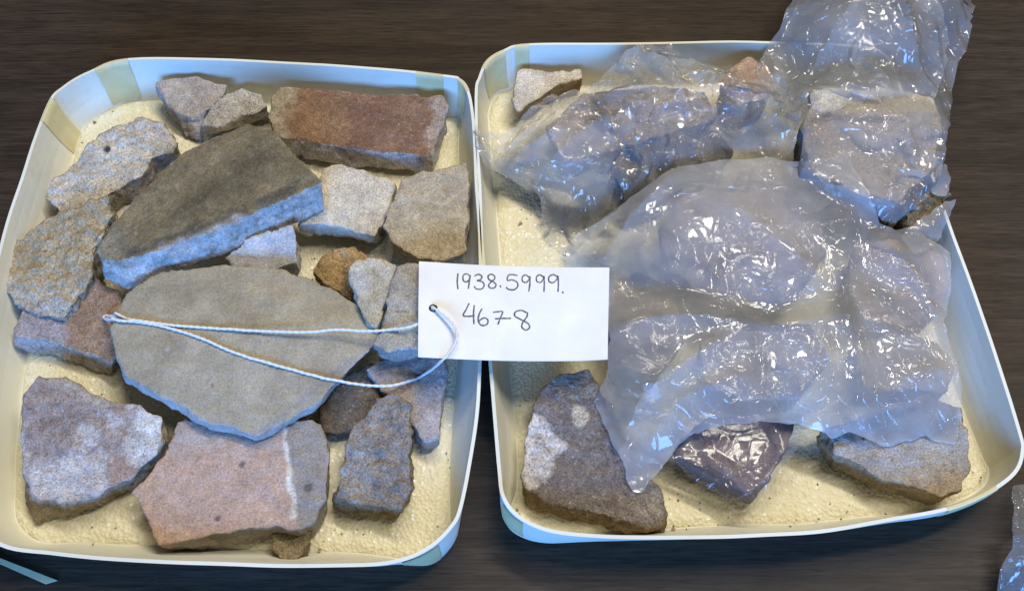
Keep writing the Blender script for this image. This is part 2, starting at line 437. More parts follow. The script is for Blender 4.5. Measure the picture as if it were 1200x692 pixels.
FZ = .0046
G = 'bare sherds in the left tray'
sherd('pottery_sherd', 'triangular pinkish beige sherd touching the back wall of the left tray', [(180, 97), (200, 91), (228, 89), (266, 98), (263, 108), (240, 132), (222, 138), (203, 132), (190, 115)], .019, FZ,
      (.40, .33, .26), (.40, .37, .35), tilt=(.002, -.010), bot={5: (235, 166, .006), 6: (218, 161, .006), 4: (243, 142, .010)}, mat=MS_PALE, group=G)
sherd('pottery_sherd', 'small whitish rough sherd between the triangular sherd and the brown rectangular sherd', [(236, 146), (247, 128), (262, 108), (283, 103), (306, 109), (313, 122), (303, 132), (280, 137), (256, 149)], .018, FZ,
      (.52, .49, .44), (.45, .42, .38), tilt=(.0, -.006), bot={8: (252, 158, .008), 0: (235, 165, .007), 7: (284, 148, .008), 6: (310, 140, .008)}, rt=.0008, mat=MS_ROUGH, group=G)
sherd('pottery_sherd', 'reddish brown rectangular sherd with crusted left end, along the back wall', [(318, 112), (330, 102), (358, 101), (440, 110), (518, 114), (526, 124), (519, 150), (506, 182), (440, 178), (362, 165), (322, 160), (311, 135)], .021, FZ,
      (.235, .135, .080), (.46, .44, .44), tilt=(0, -.003), bot={7: (508, 203, .008), 8: (440, 199, .008), 9: (360, 188, .008)}, mat=MS_BROWN, group=G,
      paint=[([(305, 95), (345, 95), (350, 112), (335, 135), (335, 170), (300, 170)], (.40, .35, .26), 14, .9), ([(498, 105), (530, 112), (520, 160), (500, 185), (497, 160), (508, 130)], (.42, .36, .30), 7, .6),
             ([(420, 120), (460, 120), (450, 165), (420, 168)], (.17, .085, .055), 20, .6), ([(345, 125), (400, 125), (400, 165), (350, 160)], (.30, .19, .11), 20, .7)])
sherd('pottery_sherd', 'long whitish pitted sherd lying diagonally in the back corner below the tape', [(50, 232), (56, 212), (84, 190), (118, 156), (163, 136), (190, 145), (208, 167), (206, 178), (178, 186), (166, 205), (140, 222), (104, 240), (70, 248)], .020, FZ,
      (.60, .55, .46), (.30, .27, .22), tilt=(.001, -.001), rt=.0008, coarse=.0018, ns=1.1, mat=MS_ROUGH, group=G, bot={7: (206, 192, .007), 8: (190, 204, .007), 9: (172, 222, .007)},
      paint=[((126, 176, 4), (.02, .02, .02), 2.5, 1), ([(178, 184), (208, 168), (205, 195), (180, 205)], (.16, .15, .15), 8, .8)])
sherd('pottery_sherd', 'crumbly tan sherd with gritty whitish crust leaning against the left wall', [(2, 312), (12, 286), (58, 254), (88, 240), (130, 228), (133, 250), (112, 292), (106, 326), (88, 352), (72, 374), (38, 370), (6, 346)], .023, FZ,
      (.44, .36, .23), (.28, .24, .17), tilt=(.004, -.002), rt=.0008, rf=.0012, coarse=.0026, ns=1.0, mat=MS_ROUGH, group=G,
      paint=[([(5, 330), (30, 340), (75, 345), (95, 330), (80, 375), (30, 375), (0, 350)], (.50, .48, .44), 14, .7)])
sherd('pottery_sherd', 'brown flat sherd with pale edge under the crumbly tan sherd', [(18, 384), (26, 366), (60, 345), (104, 322), (140, 338), (143, 395), (133, 424), (100, 412), (60, 400), (20, 396)], .017, FZ,
      (.30, .20, .13), (.48, .45, .40), tilt=(0, -.002), bot={9: (18, 406, .006), 8: (60, 416, .006), 7: (100, 428, .006), 6: (132, 437, .006)}, mat=MS_BROWN, group=G,
      paint=[([(15, 360), (75, 350), (80, 405), (15, 405)], (.34, .32, .33), 14, .8)])
sherd('pottery_sherd', 'pale beige angular sherd beside the right end of the dark greenish slab', [(378, 196), (398, 190), (432, 200), (461, 212), (459, 232), (448, 262), (438, 278), (400, 266), (352, 262), (365, 235)], .024, FZ,
      (.58, .50, .37), (.50, .46, .38), tilt=(-.002, -.006), bot={6: (436, 287, .012), 7: (398, 277, .012), 8: (352, 272, .012)}, mat=MS_PALE, group=G)
sherd('pottery_sherd', 'tan shield-shaped sherd leaning on the right wall behind the paper tag', [(449, 264), (460, 232), (471, 206), (505, 199), (546, 190), (550, 205), (548, 250), (546, 296), (524, 306), (490, 302), (460, 284)], .028, FZ,
      (.44, .36, .24), (.36, .31, .22), tilt=(.002, -.004), shrink=.12, mat=MS_PALE, group=G)
sherd('pottery_sherd', 'small grey flat sherd tucked beneath the dark greenish slab', [(262, 300), (300, 275), (345, 262), (350, 308), (320, 318), (285, 318)], .027, .012, (.46, .45, .44), tilt=(0, -.02), mat=MS_SMOOTH, group=G)
sherd('pottery_sherd', 'orange tan crumbly lump behind the lens-shaped olive sherd', [(365, 316), (374, 300), (392, 291), (416, 288), (432, 298), (425, 315), (424, 345), (410, 352), (385, 336)], .019, FZ,
      (.42, .28, .13), (.34, .22, .11), rt=.0012, coarse=.0022, mat=MS_ROUGH, group=G, paint=[([(404, 310), (425, 310), (428, 352), (400, 345)], (.16, .12, .08), 8, .9)])
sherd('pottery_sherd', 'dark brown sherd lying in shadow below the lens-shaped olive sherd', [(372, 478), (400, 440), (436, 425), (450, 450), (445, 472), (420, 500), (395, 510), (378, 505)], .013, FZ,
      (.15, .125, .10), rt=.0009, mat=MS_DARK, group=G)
sherd('pottery_sherd', 'mauve grey flat sherd under the lower left corner of the paper tag', [(428, 432), (470, 408), (512, 408), (522, 424), (519, 470), (514, 512), (496, 519), (482, 498), (476, 474), (448, 458)], .018, FZ,
      (.36, .31, .29), (.34, .31, .30), tilt=(0, -.004), mat=MS_PALE, group=G)
sherd('pottery_sherd', 'dark grey gritty sherd with jagged brown lower edge', [(392, 580), (399, 530), (412, 500), (440, 466), (466, 458), (480, 476), (481, 520), (483, 570), (468, 596), (450, 592), (420, 592)], .022, FZ,
      (.26, .225, .19), (.23, .18, .11), tilt=(.001, -.004), rt=.0011, coarse=.0018, mat=MS_DARK, group=G, bot={8: (466, 610, .0055), 9: (448, 604, .0055), 10: (420, 607, .0055), 0: (388, 600, .0055)},
      paint=[([(395, 540), (415, 500), (445, 480), (430, 540), (420, 580), (395, 585)], (.32, .28, .24), 14, .7)])
sherd('pottery_sherd', 'purple grey sherd with chalky white patches in the front left of the tray', [(24, 462), (44, 438), (74, 441), (104, 456), (132, 471), (164, 472), (190, 488), (192, 510), (182, 532), (150, 562), (110, 580), (74, 592), (44, 586), (26, 560), (22, 500)], .021, FZ,
      (.30, .245, .22), (.28, .235, .16), tilt=(.001, -.003), bot={13: (32, 600, .0055), 12: (42, 613, .0055), 11: (76, 606, .0055), 10: (118, 592, .0055)}, rt=.0006, mat=MS_BROWN, group=G,
      paint=[([(28, 545), (70, 540), (85, 528), (120, 530), (128, 560), (118, 585), (60, 592), (30, 570)], (.58, .56, .54), 16, .85), ((104, 507, 12), (.62, .60, .57), 12, .8), ((134, 502, 11), (.6, .58, .55), 12, .7),
             ([(150, 475), (175, 472), (192, 490), (188, 530), (160, 545), (145, 520), (155, 500)], (.66, .65, .63), 14, .9), ([(42, 436), (75, 438), (140, 470), (120, 476), (70, 452)], (.42, .37, .30), 10, .6),
             ([(125, 540), (150, 535), (160, 550), (130, 570)], (.36, .22, .15), 12, .7), ([(22, 505), (28, 505), (34, 560), (26, 560)], (.55, .53, .50), 7, .8)])
sherd('pottery_sherd', 'small gritty crumb poking out under the pink sherd at the front', [(316, 624), (340, 616), (364, 618), (360, 644), (350, 656), (328, 655), (318, 640)], .013, FZ,
      (.24, .19, .11), rt=.0012, coarse=.002, mat=MS_DARK, group=G)
sherd('pottery_sherd', 'large pinkish sherd with white ridge line in the front of the left tray', [(154, 578), (172, 556), (190, 534), (208, 494), (250, 484), (330, 490), (376, 496), (387, 530), (383, 585), (366, 614), (352, 620), (320, 616), (262, 624), (222, 634), (186, 638), (172, 612)], .0200, FZ,
      (.47, .33, .26), (.26, .22, .16), tilt=(.000, -.001), dome=.001, bot={9: (370, 628, .006), 10: (354, 634, .006), 11: (318, 634, .006), 12: (262, 640, .006), 13: (222, 643, .006)}, rt=.0004, mat=MS_SMOOTH, group=G,
      paint=[([(205, 490), (335, 500), (330, 530), (250, 525), (200, 530)], (.36, .32, .30), 24, .85), ([(333, 490), (390, 490), (390, 625), (352, 628), (346, 600), (340, 560), (334, 520)], (.28, .26, .24), 4, .95),
             ([(331, 500), (335, 500), (342, 560), (348, 605), (343, 607), (337, 562)], (.66, .62, .55), 3.5, .95), ([(150, 580), (175, 552), (185, 590), (200, 640), (180, 640)], (.46, .28, .17), 18, .6),
             ((285, 545, 3), (.12, .1, .09), 2, .9), ((256, 608, 3.5), (.13, .1, .08), 2, .9), ((362, 570, 5), (.10, .09, .08), 3, .8)])
# the big slabs that lie on the others
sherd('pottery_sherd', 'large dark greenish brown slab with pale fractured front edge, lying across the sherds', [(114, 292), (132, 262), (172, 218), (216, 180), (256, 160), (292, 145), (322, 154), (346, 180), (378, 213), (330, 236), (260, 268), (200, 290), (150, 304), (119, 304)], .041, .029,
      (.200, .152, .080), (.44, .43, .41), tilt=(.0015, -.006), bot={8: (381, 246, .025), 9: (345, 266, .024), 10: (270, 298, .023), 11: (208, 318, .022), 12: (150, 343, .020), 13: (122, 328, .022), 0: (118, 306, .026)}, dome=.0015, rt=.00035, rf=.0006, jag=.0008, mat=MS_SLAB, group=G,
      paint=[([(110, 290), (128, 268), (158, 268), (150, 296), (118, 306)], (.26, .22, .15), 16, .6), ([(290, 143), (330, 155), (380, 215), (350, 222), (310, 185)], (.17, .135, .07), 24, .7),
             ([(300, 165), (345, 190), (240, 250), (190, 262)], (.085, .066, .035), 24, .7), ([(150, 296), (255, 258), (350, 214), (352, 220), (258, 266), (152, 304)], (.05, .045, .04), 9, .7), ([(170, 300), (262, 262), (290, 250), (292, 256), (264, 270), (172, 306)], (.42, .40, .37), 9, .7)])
sherd('pottery_sherd', 'smooth lens-shaped olive grey sherd beneath the white string', [(131, 386), (148, 346), (184, 323), (262, 312), (332, 317), (394, 340), (446, 376), (443, 400), (372, 474), (303, 512), (250, 499), (150, 444), (133, 410)], .0275, .0205,
      (.335, .295, .215), (.36, .35, .34), tilt=(.0, -.001), dome=.004, bot={8: (373, 482, .0212), 9: (303, 519, .0205), 10: (249, 507, .0205), 11: (148, 450, .0205)}, rt=.0002, rf=.0007, jag=.0007, mat=MS_LENS, group=G,
      paint=[([(170, 340), (250, 318), (380, 340), (300, 350), (200, 360)], (.28, .24, .17), 25, .6), ([(150, 420), (300, 400), (420, 420), (310, 505), (200, 475)], (.36, .325, .26), 40, .6), ((199, 413, 2.5), (.62, .60, .55), 2, .9), ((330, 352, 2), (.14, .12, .1), 2, .8), ((250, 455, 2), (.15, .13, .1), 2, .8), ([(300, 330), (420, 372), (410, 380), (300, 345)], (.40, .32, .19), 22, .5), ([(250, 498), (304, 508), (440, 396), (444, 402), (305, 518), (248, 506)], (.27, .26, .25), 6, .8)])
sherd('pottery_sherd', 'small fan-shaped cream sherd left of the paper tag', [(408, 318), (416, 306), (434, 301), (464, 308), (462, 326), (452, 352), (442, 384), (430, 376), (418, 350)], .0335, .026,
      (.44, .38, .27), (.46, .40, .28), tilt=(0, -.004), shrink=.02, mat=MS_PALE, group=G, paint=[([(412, 315), (430, 310), (430, 350), (418, 345)], (.50, .48, .44), 14, .7), ([(405, 298), (468, 300), (466, 312), (410, 318)], (.58, .52, .40), 6, .7)])
sherd('pottery_sherd', 'grey tan upright sherd partly under the left edge of the paper tag', [(464, 312), (478, 306), (520, 306), (524, 360), (520, 402), (490, 406), (456, 411), (438, 404), (446, 382), (454, 352)], .036, .022,
      (.37, .33, .26), (.30, .28, .26), tilt=(.002, -.003), mat=MS_PALE, group=G, paint=[([(466, 308), (495, 308), (495, 345), (480, 345)], (.36, .27, .15), 14, .7), ([(464, 363), (478, 363), (478, 366), (464, 366)], (.1, .09, .08), 2, .8)])

# ---- right tray
GR = 'sherds in the right tray'
sherd('pottery_sherd', 'cream flat sherd in the back left corner of the right tray', [(601, 118), (603, 84), (612, 78), (648, 84), (684, 80), (683, 92), (660, 98), (640, 108), (622, 122), (606, 132)], .018, FZ,
      (.60, .53, .42), (.40, .28, .14), tilt=(0, -.003), bot={6: (664, 108, .007), 7: (642, 120, .007), 8: (624, 136, .007), 9: (606, 140, .007)}, rt=.0007, mat=MS_PALE, group=GR)
sherd('pottery_sherd', 'dark speckled sherd with white patch and pale round spot, front left of the right tray', [(612, 556), (618, 500), (634, 456), (656, 434), (690, 432), (706, 456), (724, 500), (740, 540), (778, 572), (782, 596), (778, 614), (740, 612), (690, 600), (640, 586), (618, 574)], .018, FZ,
      (.20, .17, .155), (.22, .155, .08), tilt=(0, -.002), shrink=.03, bot={11: (740, 626, .0055), 12: (690, 614, .0055), 13: (640, 600, .0055), 14: (619, 592, .0055), 10: (776, 626, .0055)}, rt=.0008, mat=MS_DARK, group=GR,
      paint=[([(616, 500), (624, 484), (640, 490), (652, 512), (662, 524), (652, 540), (640, 566), (620, 574), (612, 560)], (.62, .57, .53), 5, .95), ((680, 489, 12), (.56, .49, .38), 4, .95), ([(652, 436), (688, 436), (698, 462), (668, 466), (650, 455)], (.33, .29, .22), 10, .7),
             ([(748, 580), (775, 575), (780, 605), (760, 612), (745, 600)], (.36, .33, .31), 12, .7), ([(655, 462), (695, 462), (695, 467), (655, 467)], (.40, .35, .25), 4, .6), ((644, 448, 7), (.40, .36, .32), 5, .7)])
sherd('pottery_sherd', 'dark purple sherd in clear film at the front of the right tray', [(790, 528), (808, 505), (832, 488), (890, 486), (934, 494), (924, 524), (902, 556), (876, 580), (846, 562), (815, 544)], .020, FZ,
      (.155, .118, .145), (.09, .075, .10), tilt=(0, -.004), jag=.0004, rt=.0002, bot={7: (876, 590, .008), 8: (842, 574, .008), 9: (812, 554, .008), 0: (790, 536, .008)}, mat=MS_SMOOTH, group=GR, paint=[((808, 517, 6), (.42, .38, .36), 4, .9)])
sherd('pottery_sherd', 'grey pitted sherd filling the front right end of the milky bag', [(962, 500), (990, 494), (1040, 470), (1090, 462), (1128, 476), (1134, 510), (1140, 552), (1124, 574), (1106, 582), (1060, 566), (1034, 562), (1008, 544), (980, 532), (972, 516)], .021, FZ,
      (.34, .32, .30), (.26, .21, .14), tilt=(0, -.002), rt=.001, rf=.0012, coarse=.001, mat=MS_PALE, group=GR, paint=[((1012, 512, 3), (.03, .03, .03), 2, 1), ((1117, 552, 3), (.03, .03, .03), 2, 1), ((1108, 545, 2.5), (.05, .05, .05), 2, 1),
             ([(1040, 560), (1110, 540), (1140, 560), (1110, 590), (1050, 575)], (.38, .30, .20), 20, .7)])
sherd('pottery_sherd', 'pink brown pointed sherd showing above the film at the back wall', [(846, 92), (858, 78), (876, 66), (900, 80), (908, 96), (898, 116), (872, 122), (852, 114)], .027, FZ, (.42, .30, .23), (.3, .2, .14), tilt=(0, -.006), mat=MS_PALE, group=GR)
sherd('pottery_sherd', 'dark brown lump under the shiny film behind the milky bag', [(716, 188), (738, 172), (772, 164), (780, 186), (762, 208), (734, 214)], .024, FZ, (.075, .06, .04), rt=.0012, coarse=.003, mat=MS_DARK, group=GR)
sherd('pottery_sherd', 'tan brown lump under the shiny film beside the upright bag', [(776, 178), (806, 158), (842, 150), (858, 176), (846, 196), (800, 206)], .024, FZ, (.20, .145, .09), rt=.0012, coarse=.003, mat=MS_ROUGH, group=GR)
sherd('pottery_sherd', 'mauve flat sherd veiled by the shiny wrinkled film', [(640, 150), (680, 110), (760, 100), (830, 108), (838, 140), (780, 158), (720, 176), (662, 190)], .018, FZ, (.44, .38, .36), tilt=(0, -.003), mat=MS_PALE, group=GR)
sherd('pottery_sherd', 'thick grey sherd with pale rounded rim inside the upright bag', [(938, 150), (954, 104), (1000, 102), (1060, 104), (1096, 114), (1102, 150), (1098, 196), (1052, 238), (996, 222), (950, 200)], .040, .014,
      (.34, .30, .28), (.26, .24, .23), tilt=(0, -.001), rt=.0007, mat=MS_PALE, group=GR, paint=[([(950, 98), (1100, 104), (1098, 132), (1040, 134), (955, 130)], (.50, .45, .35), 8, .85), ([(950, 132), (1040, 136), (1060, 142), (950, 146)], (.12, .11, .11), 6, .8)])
sherd('pottery_sherd', 'brown knobbly lump at the open mouth of the upright bag', [(1058, 244), (1074, 222), (1096, 212), (1112, 226), (1108, 250), (1086, 272), (1066, 268)], .034, .010, (.19, .155, .10), rt=.0012, coarse=.003, mat=MS_ROUGH, group=GR)
sherd('pottery_sherd', 'large mauve sherd veiled at the back of the milky bag', [(770, 270), (800, 222), (880, 210), (950, 226), (972, 290), (930, 352), (850, 362), (790, 330)], .023, .008, (.33, .27, .25), tilt=(0, -.002), dome=.003, mat=MS_PALE, group=GR, paint=[((846, 310, 8), (.1, .09, .08), 8, .8), ((866, 306, 9), (.12, .1, .1), 8, .7)])
sherd('pottery_sherd', 'brown sherd veiled by the milky bag beside the paper tag', [(716, 330), (748, 318), (790, 340), (800, 400), (770, 440), (726, 430), (712, 380)], .021, FZ, (.27, .21, .155), mat=MS_BROWN, group=GR)
sherd('pottery_sherd', 'rose brown sherd veiled by the milky bag along the right wall', [(1002, 290), (1050, 278), (1104, 296), (1112, 330), (1098, 366), (1060, 384), (1012, 372), (992, 330)], .022, FZ, (.35, .26, .22), tilt=(0, -.002), mat=MS_PALE, group=GR)
sherd('pottery_sherd', 'grey tan sherd veiled by the milky bag behind the pitted grey sherd', [(1000, 398), (1050, 392), (1098, 398), (1118, 430), (1112, 458), (1060, 456), (1012, 452)], .020, FZ, (.30, .25, .20), mat=MS_PALE, group=GR)
sherd('pottery_sherd', 'grey sherd veiled in the middle of the milky bag', [(820, 400), (880, 376), (950, 380), (972, 420), (940, 462), (870, 470), (826, 446)], .020, FZ, (.31, .27, .25), mat=MS_PALE, group=GR)

# ------------------------------------------------------------------ plastic film: sheets settled over what they cover
HX0, HY0, HS = -.30, -.26, .0010
HN = (620, 620)
HM = np.zeros(HN)
def splat():
    for o in list(COL.objects):
        if o.type != 'MESH' or o.name.startswith(('table', 'string', 'paper')): continue
        me = o.data; n = len(me.vertices); X = np.empty(n*3); me.vertices.foreach_get('co', X); X = X.reshape(-1, 3)
        lo = o.location if o.parent is None else o.parent.location+o.location
        X = X+np.array(lo)
        i = ((X[:, 0]-HX0)/HS).astype(int); j = ((X[:, 1]-HY0)/HS).astype(int)
        ok = (i >= 0) & (i < HN[0]) & (j >= 0) & (j < HN[1])
        np.maximum.at(HM, (i[ok], j[ok]), X[ok, 2])
    for _ in range(2):      # fill sampling holes
        Q = HM.copy()
        for a in (-1, 0, 1):
            for b in (-1, 0, 1): Q = np.maximum(Q, np.roll(np.roll(HM, a, 0), b, 1)*.995)
        HM[:] = Q
splat()
def hq(x, y):
    i = np.clip(((x-HX0)/HS).astype(int), 0, HN[0]-1); j = np.clip(((y-HY0)/HS).astype(int), 0, HN[1]-1)
    return HM[i, j]

def film(name, outline, zc, spacing, excess, blobs, mat, seed, steps=140, lift=.003, ang=None, aniso=.0, parent=None, grav=.00002, bend=.4, keep=.25, span=120, sub=0, soft=1, folds=(), crease=35, rag=.0022):
    """outline: photo pixels (at level zc or own z); blobs: (px,py,z,radius px) trapped-air bulges the film rests on"""
    rs = np.random.RandomState(seed)
    bp = [P(p[0], p[1], p[2] if len(p) > 2 else zc) for p in outline]
    fine = []
    for i, a in enumerate(bp):       # film edges run straight between corners, slightly ragged
        b = bp[(i+1) % len(bp)]; z0 = bp[i-1]; c = bp[(i+2) % len(bp)]
        for k in range(6):
            t = k/6; lin = a.lerp(b, t)
            cm = 0.5*((2*a)+(b-z0)*t+(2*z0-5*a+4*b-c)*t*t+(3*a-z0-3*b+c)*t**3)
            q = lin.lerp(cm, .4); nv_ = nvec(Vector((q.x*70+seed, q.y*70, 1)))+nvec(Vector((q.x*230+seed, q.y*230, 4)))*.5
            fine.append(q+Vector((nv_.x, nv_.y, 0))*rag)
    bp = fine
    per = []
    for i, a in enumerate(bp):       # even out the border spacing, slightly ragged
        b = bp[(i+1) % len(bp)]; n = max(1, int((b-a).length/spacing))
        for k in range(n): per.append(a.lerp(b, k/n))
    pc = [(p.x, p.y) for p in per]
    pts = [Vector(p) for p in pc]; ne = len(pts)
    xs = [p[0] for p in pc]; ys = [p[1] for p in pc]
    coarse = pc[::3]
    y = min(ys); row = 0
    while y < max(ys):
        x = min(xs)+(row % 2)*spacing*.5
        while x < max(xs):
            if inside(pc, x, y) and segdist(coarse, x, y) > spacing*.6:
                pts.append(Vector((x+rs.uniform(-.25, .25)*spacing, y+rs.uniform(-.25, .25)*spacing)))
            x += spacing
        y += spacing*.866; row += 1
    vo, _, fo, *_ = delaunay_2d_cdt(pts, [(i, (i+1) % ne) for i in range(ne)], [], 1, 1e-7)
    X = np.array([[q.x, q.y, 0] for q in vo]); F = np.array([list(t) for t in fo])
    lab = np.arange(len(X))              # keep the one connected sheet, drop stray points
    while True:
        mn = lab[F].min(1); nl = lab.copy(); np.minimum.at(nl, F.ravel(), np.repeat(mn, 3))
        if (nl == lab).all(): break
        lab = nl
    fl_ = lab[F[:, 0]]; F = F[fl_ == np.bincount(fl_).argmax()]
    used, inv = np.unique(F.ravel(), return_inverse=True); F = inv.reshape(-1, 3); X = X[used]; nv = len(X)
    bnd = np.zeros(nv, bool)
    sup = hq(X[:, 0], X[:, 1])
    air = np.zeros(nv)
    for bx, by, bz, br in blobs:
        c = P(bx, by, bz*.6); r = br*.00042
        d2 = ((X[:, 0]-c.x)**2+(X[:, 1]-c.y)**2)/r**2
        air = np.maximum(air, bz*np.sqrt(np.clip(1-d2, 0, 1)))
    # edges and opposite pairs
    ed = {}
    for t in F:
        for k in range(3):
            a, b, c = t[k], t[(k+1) % 3], t[(k+2) % 3]
            ed.setdefault((min(a, b), max(a, b)), []).append(c)
    E = np.array(list(ed.keys())); B = np.array([v_ for v_ in ed.values() if len(v_) == 2])
    for (a, b), v_ in ed.items():
        if len(v_) == 1: bnd[a] = bnd[b] = True
    d0 = X[E[:, 0]]-X[E[:, 1]]; l0 = np.linalg.norm(d0, axis=1)
    ph = rs.uniform(0, 9, 3); mid = (X[E[:, 0]]+X[E[:, 1]])/2
    ex = np.array([excess*(.55+.9*max(0, noise.noise(Vector((m[0]*28+ph[0], m[1]*28, ph[1])))+.5)) for m in mid])
    if ang is not None:
        t = np.arctan2(d0[:, 1], d0[:, 0])-ang
        ex = ex*(1-aniso+aniso*2*np.cos(t)**2)
    rest = l0*(1+ex)
    db = X[B[:, 0]]-X[B[:, 1]]; rb = np.linalg.norm(db, axis=1)*(1+excess*.8)
    sup2 = np.maximum(sup, air)
    nz = np.array([noise.noise(Vector((p[0]*70+ph[0], p[1]*70+ph[1], ph[2])))+.7*noise.noise(Vector((p[0]*170+ph[0], p[1]*170+ph[1], ph[2]))) for p in X])
    # smooth support so the film spans gaps
    deg = np.bincount(E.ravel(), minlength=nv)
    s = sup2.copy()
    for _ in range(span):
        q = (np.bincount(E[:, 0], s[E[:, 1]], nv)+np.bincount(E[:, 1], s[E[:, 0]], nv))/np.maximum(deg, 1)
        s = np.maximum(sup2, q)
    X[:, 2] = s+lift+nz*.003
    X0 = X.copy(); V = np.zeros_like(X)
    degB = np.maximum(np.bincount(B.ravel(), minlength=nv), 1)
    def proj(X, I, r, k, dg_, both=True):
        d = X[I[:, 0]]-X[I[:, 1]]; l = np.linalg.norm(d, axis=1)+1e-9
        w = (l-r)/l*.5*k
        if not both: w = np.minimum(w, 0)
        c = d*w[:, None]; R = np.empty_like(X)
        for a in range(3):
            R[:, a] = np.bincount(I[:, 1], c[:, a], nv)-np.bincount(I[:, 0], c[:, a], nv)
        return X+R/dg_[:, None]*2.0
    for st in range(steps):
        V[:, 2] -= grav; Xp = X.copy(); X = X+V*.92
        for it in range(6):
            X = proj(X, E, rest, 1.0, deg)
            X = proj(X, B, rb, bend, degB, False)
        h = np.maximum(hq(X[:, 0], X[:, 1]), air)+.0006
        hit = X[:, 2] < h
        X[hit, 2] = h[hit]; X[hit, :2] = X[hit, :2]*.4+Xp[hit, :2]*.6
        X[bnd, :2] += keep*(X0[bnd, :2]-X[bnd, :2])
        V = X-Xp; V = np.clip(V, -.0015, .0015)
    for fl, amp, wd in folds:      # pinched folds: sharp crest, soft flanks
        fp = [P(q[0], q[1], zc) for q in fl]; fp = catmull(fp, 10, False); fa = np.array([[q.x, q.y] for q in fp])
        D = np.full(nv, 1e9); ti = np.zeros(nv)
        for k in range(len(fa)-1):
            a_, b_ = fa[k], fa[k+1]; ab = b_-a_; t = np.clip(((X[:, :2]-a_)@ab)/(ab@ab+1e-12), 0, 1)
            dd = np.linalg.norm(X[:, :2]-a_-t[:, None]*ab, axis=1); m_ = dd < D; D[m_] = dd[m_]; ti[m_] = (k+t[m_])/(len(fa)-1)
        X[:, 2] += amp*np.exp(-D/wd)*np.sin(np.pi*np.clip(ti*.9+.05, 0, 1))**.5
    for _ in range(soft):
        S = np.stack([np.bincount(E[:, 0], X[E[:, 1], a], nv)+np.bincount(E[:, 1], X[E[:, 0], a], nv) for a in range(3)], 1)/deg[:, None]
        X[~bnd] = (X*.5+S*.5)[~bnd]
    c0 = X.mean(0); c0[2] = X[:, 2].min()
    me = mesh(name, X-c0, [tuple(t) for t in F.tolist()], True)
    o = link(name, me, mat, parent, Vector(c0))
    if not sub:
        fn = np.cross(X[F[:, 1]]-X[F[:, 0]], X[F[:, 2]]-X[F[:, 0]]); fn /= np.linalg.norm(fn, axis=1)[:, None]+1e-12
        ef = {}
        for fi, t in enumerate(F.tolist()):
            for k in range(3): ef.setdefault((min(t[k], t[(k+1) % 3]), max(t[k], t[(k+1) % 3])), []).append(fi)
        sh = np.zeros(len(me.edges), bool)
        for e in me.edges:
            a_, b_ = e.vertices; fl = ef.get((min(a_, b_), max(a_, b_)), [])
            if len(fl) == 2: sh[e.index] = fn[fl[0]]@fn[fl[1]] < math.cos(math.radians(crease))
        at = me.attributes.new('sharp_edge', 'BOOLEAN', 'EDGE'); at.data.foreach_set('value', sh)
    if sub:
        md = o.modifiers.new('subsurf', 'SUBSURF'); md.levels = sub; md.render_levels = sub
    return o

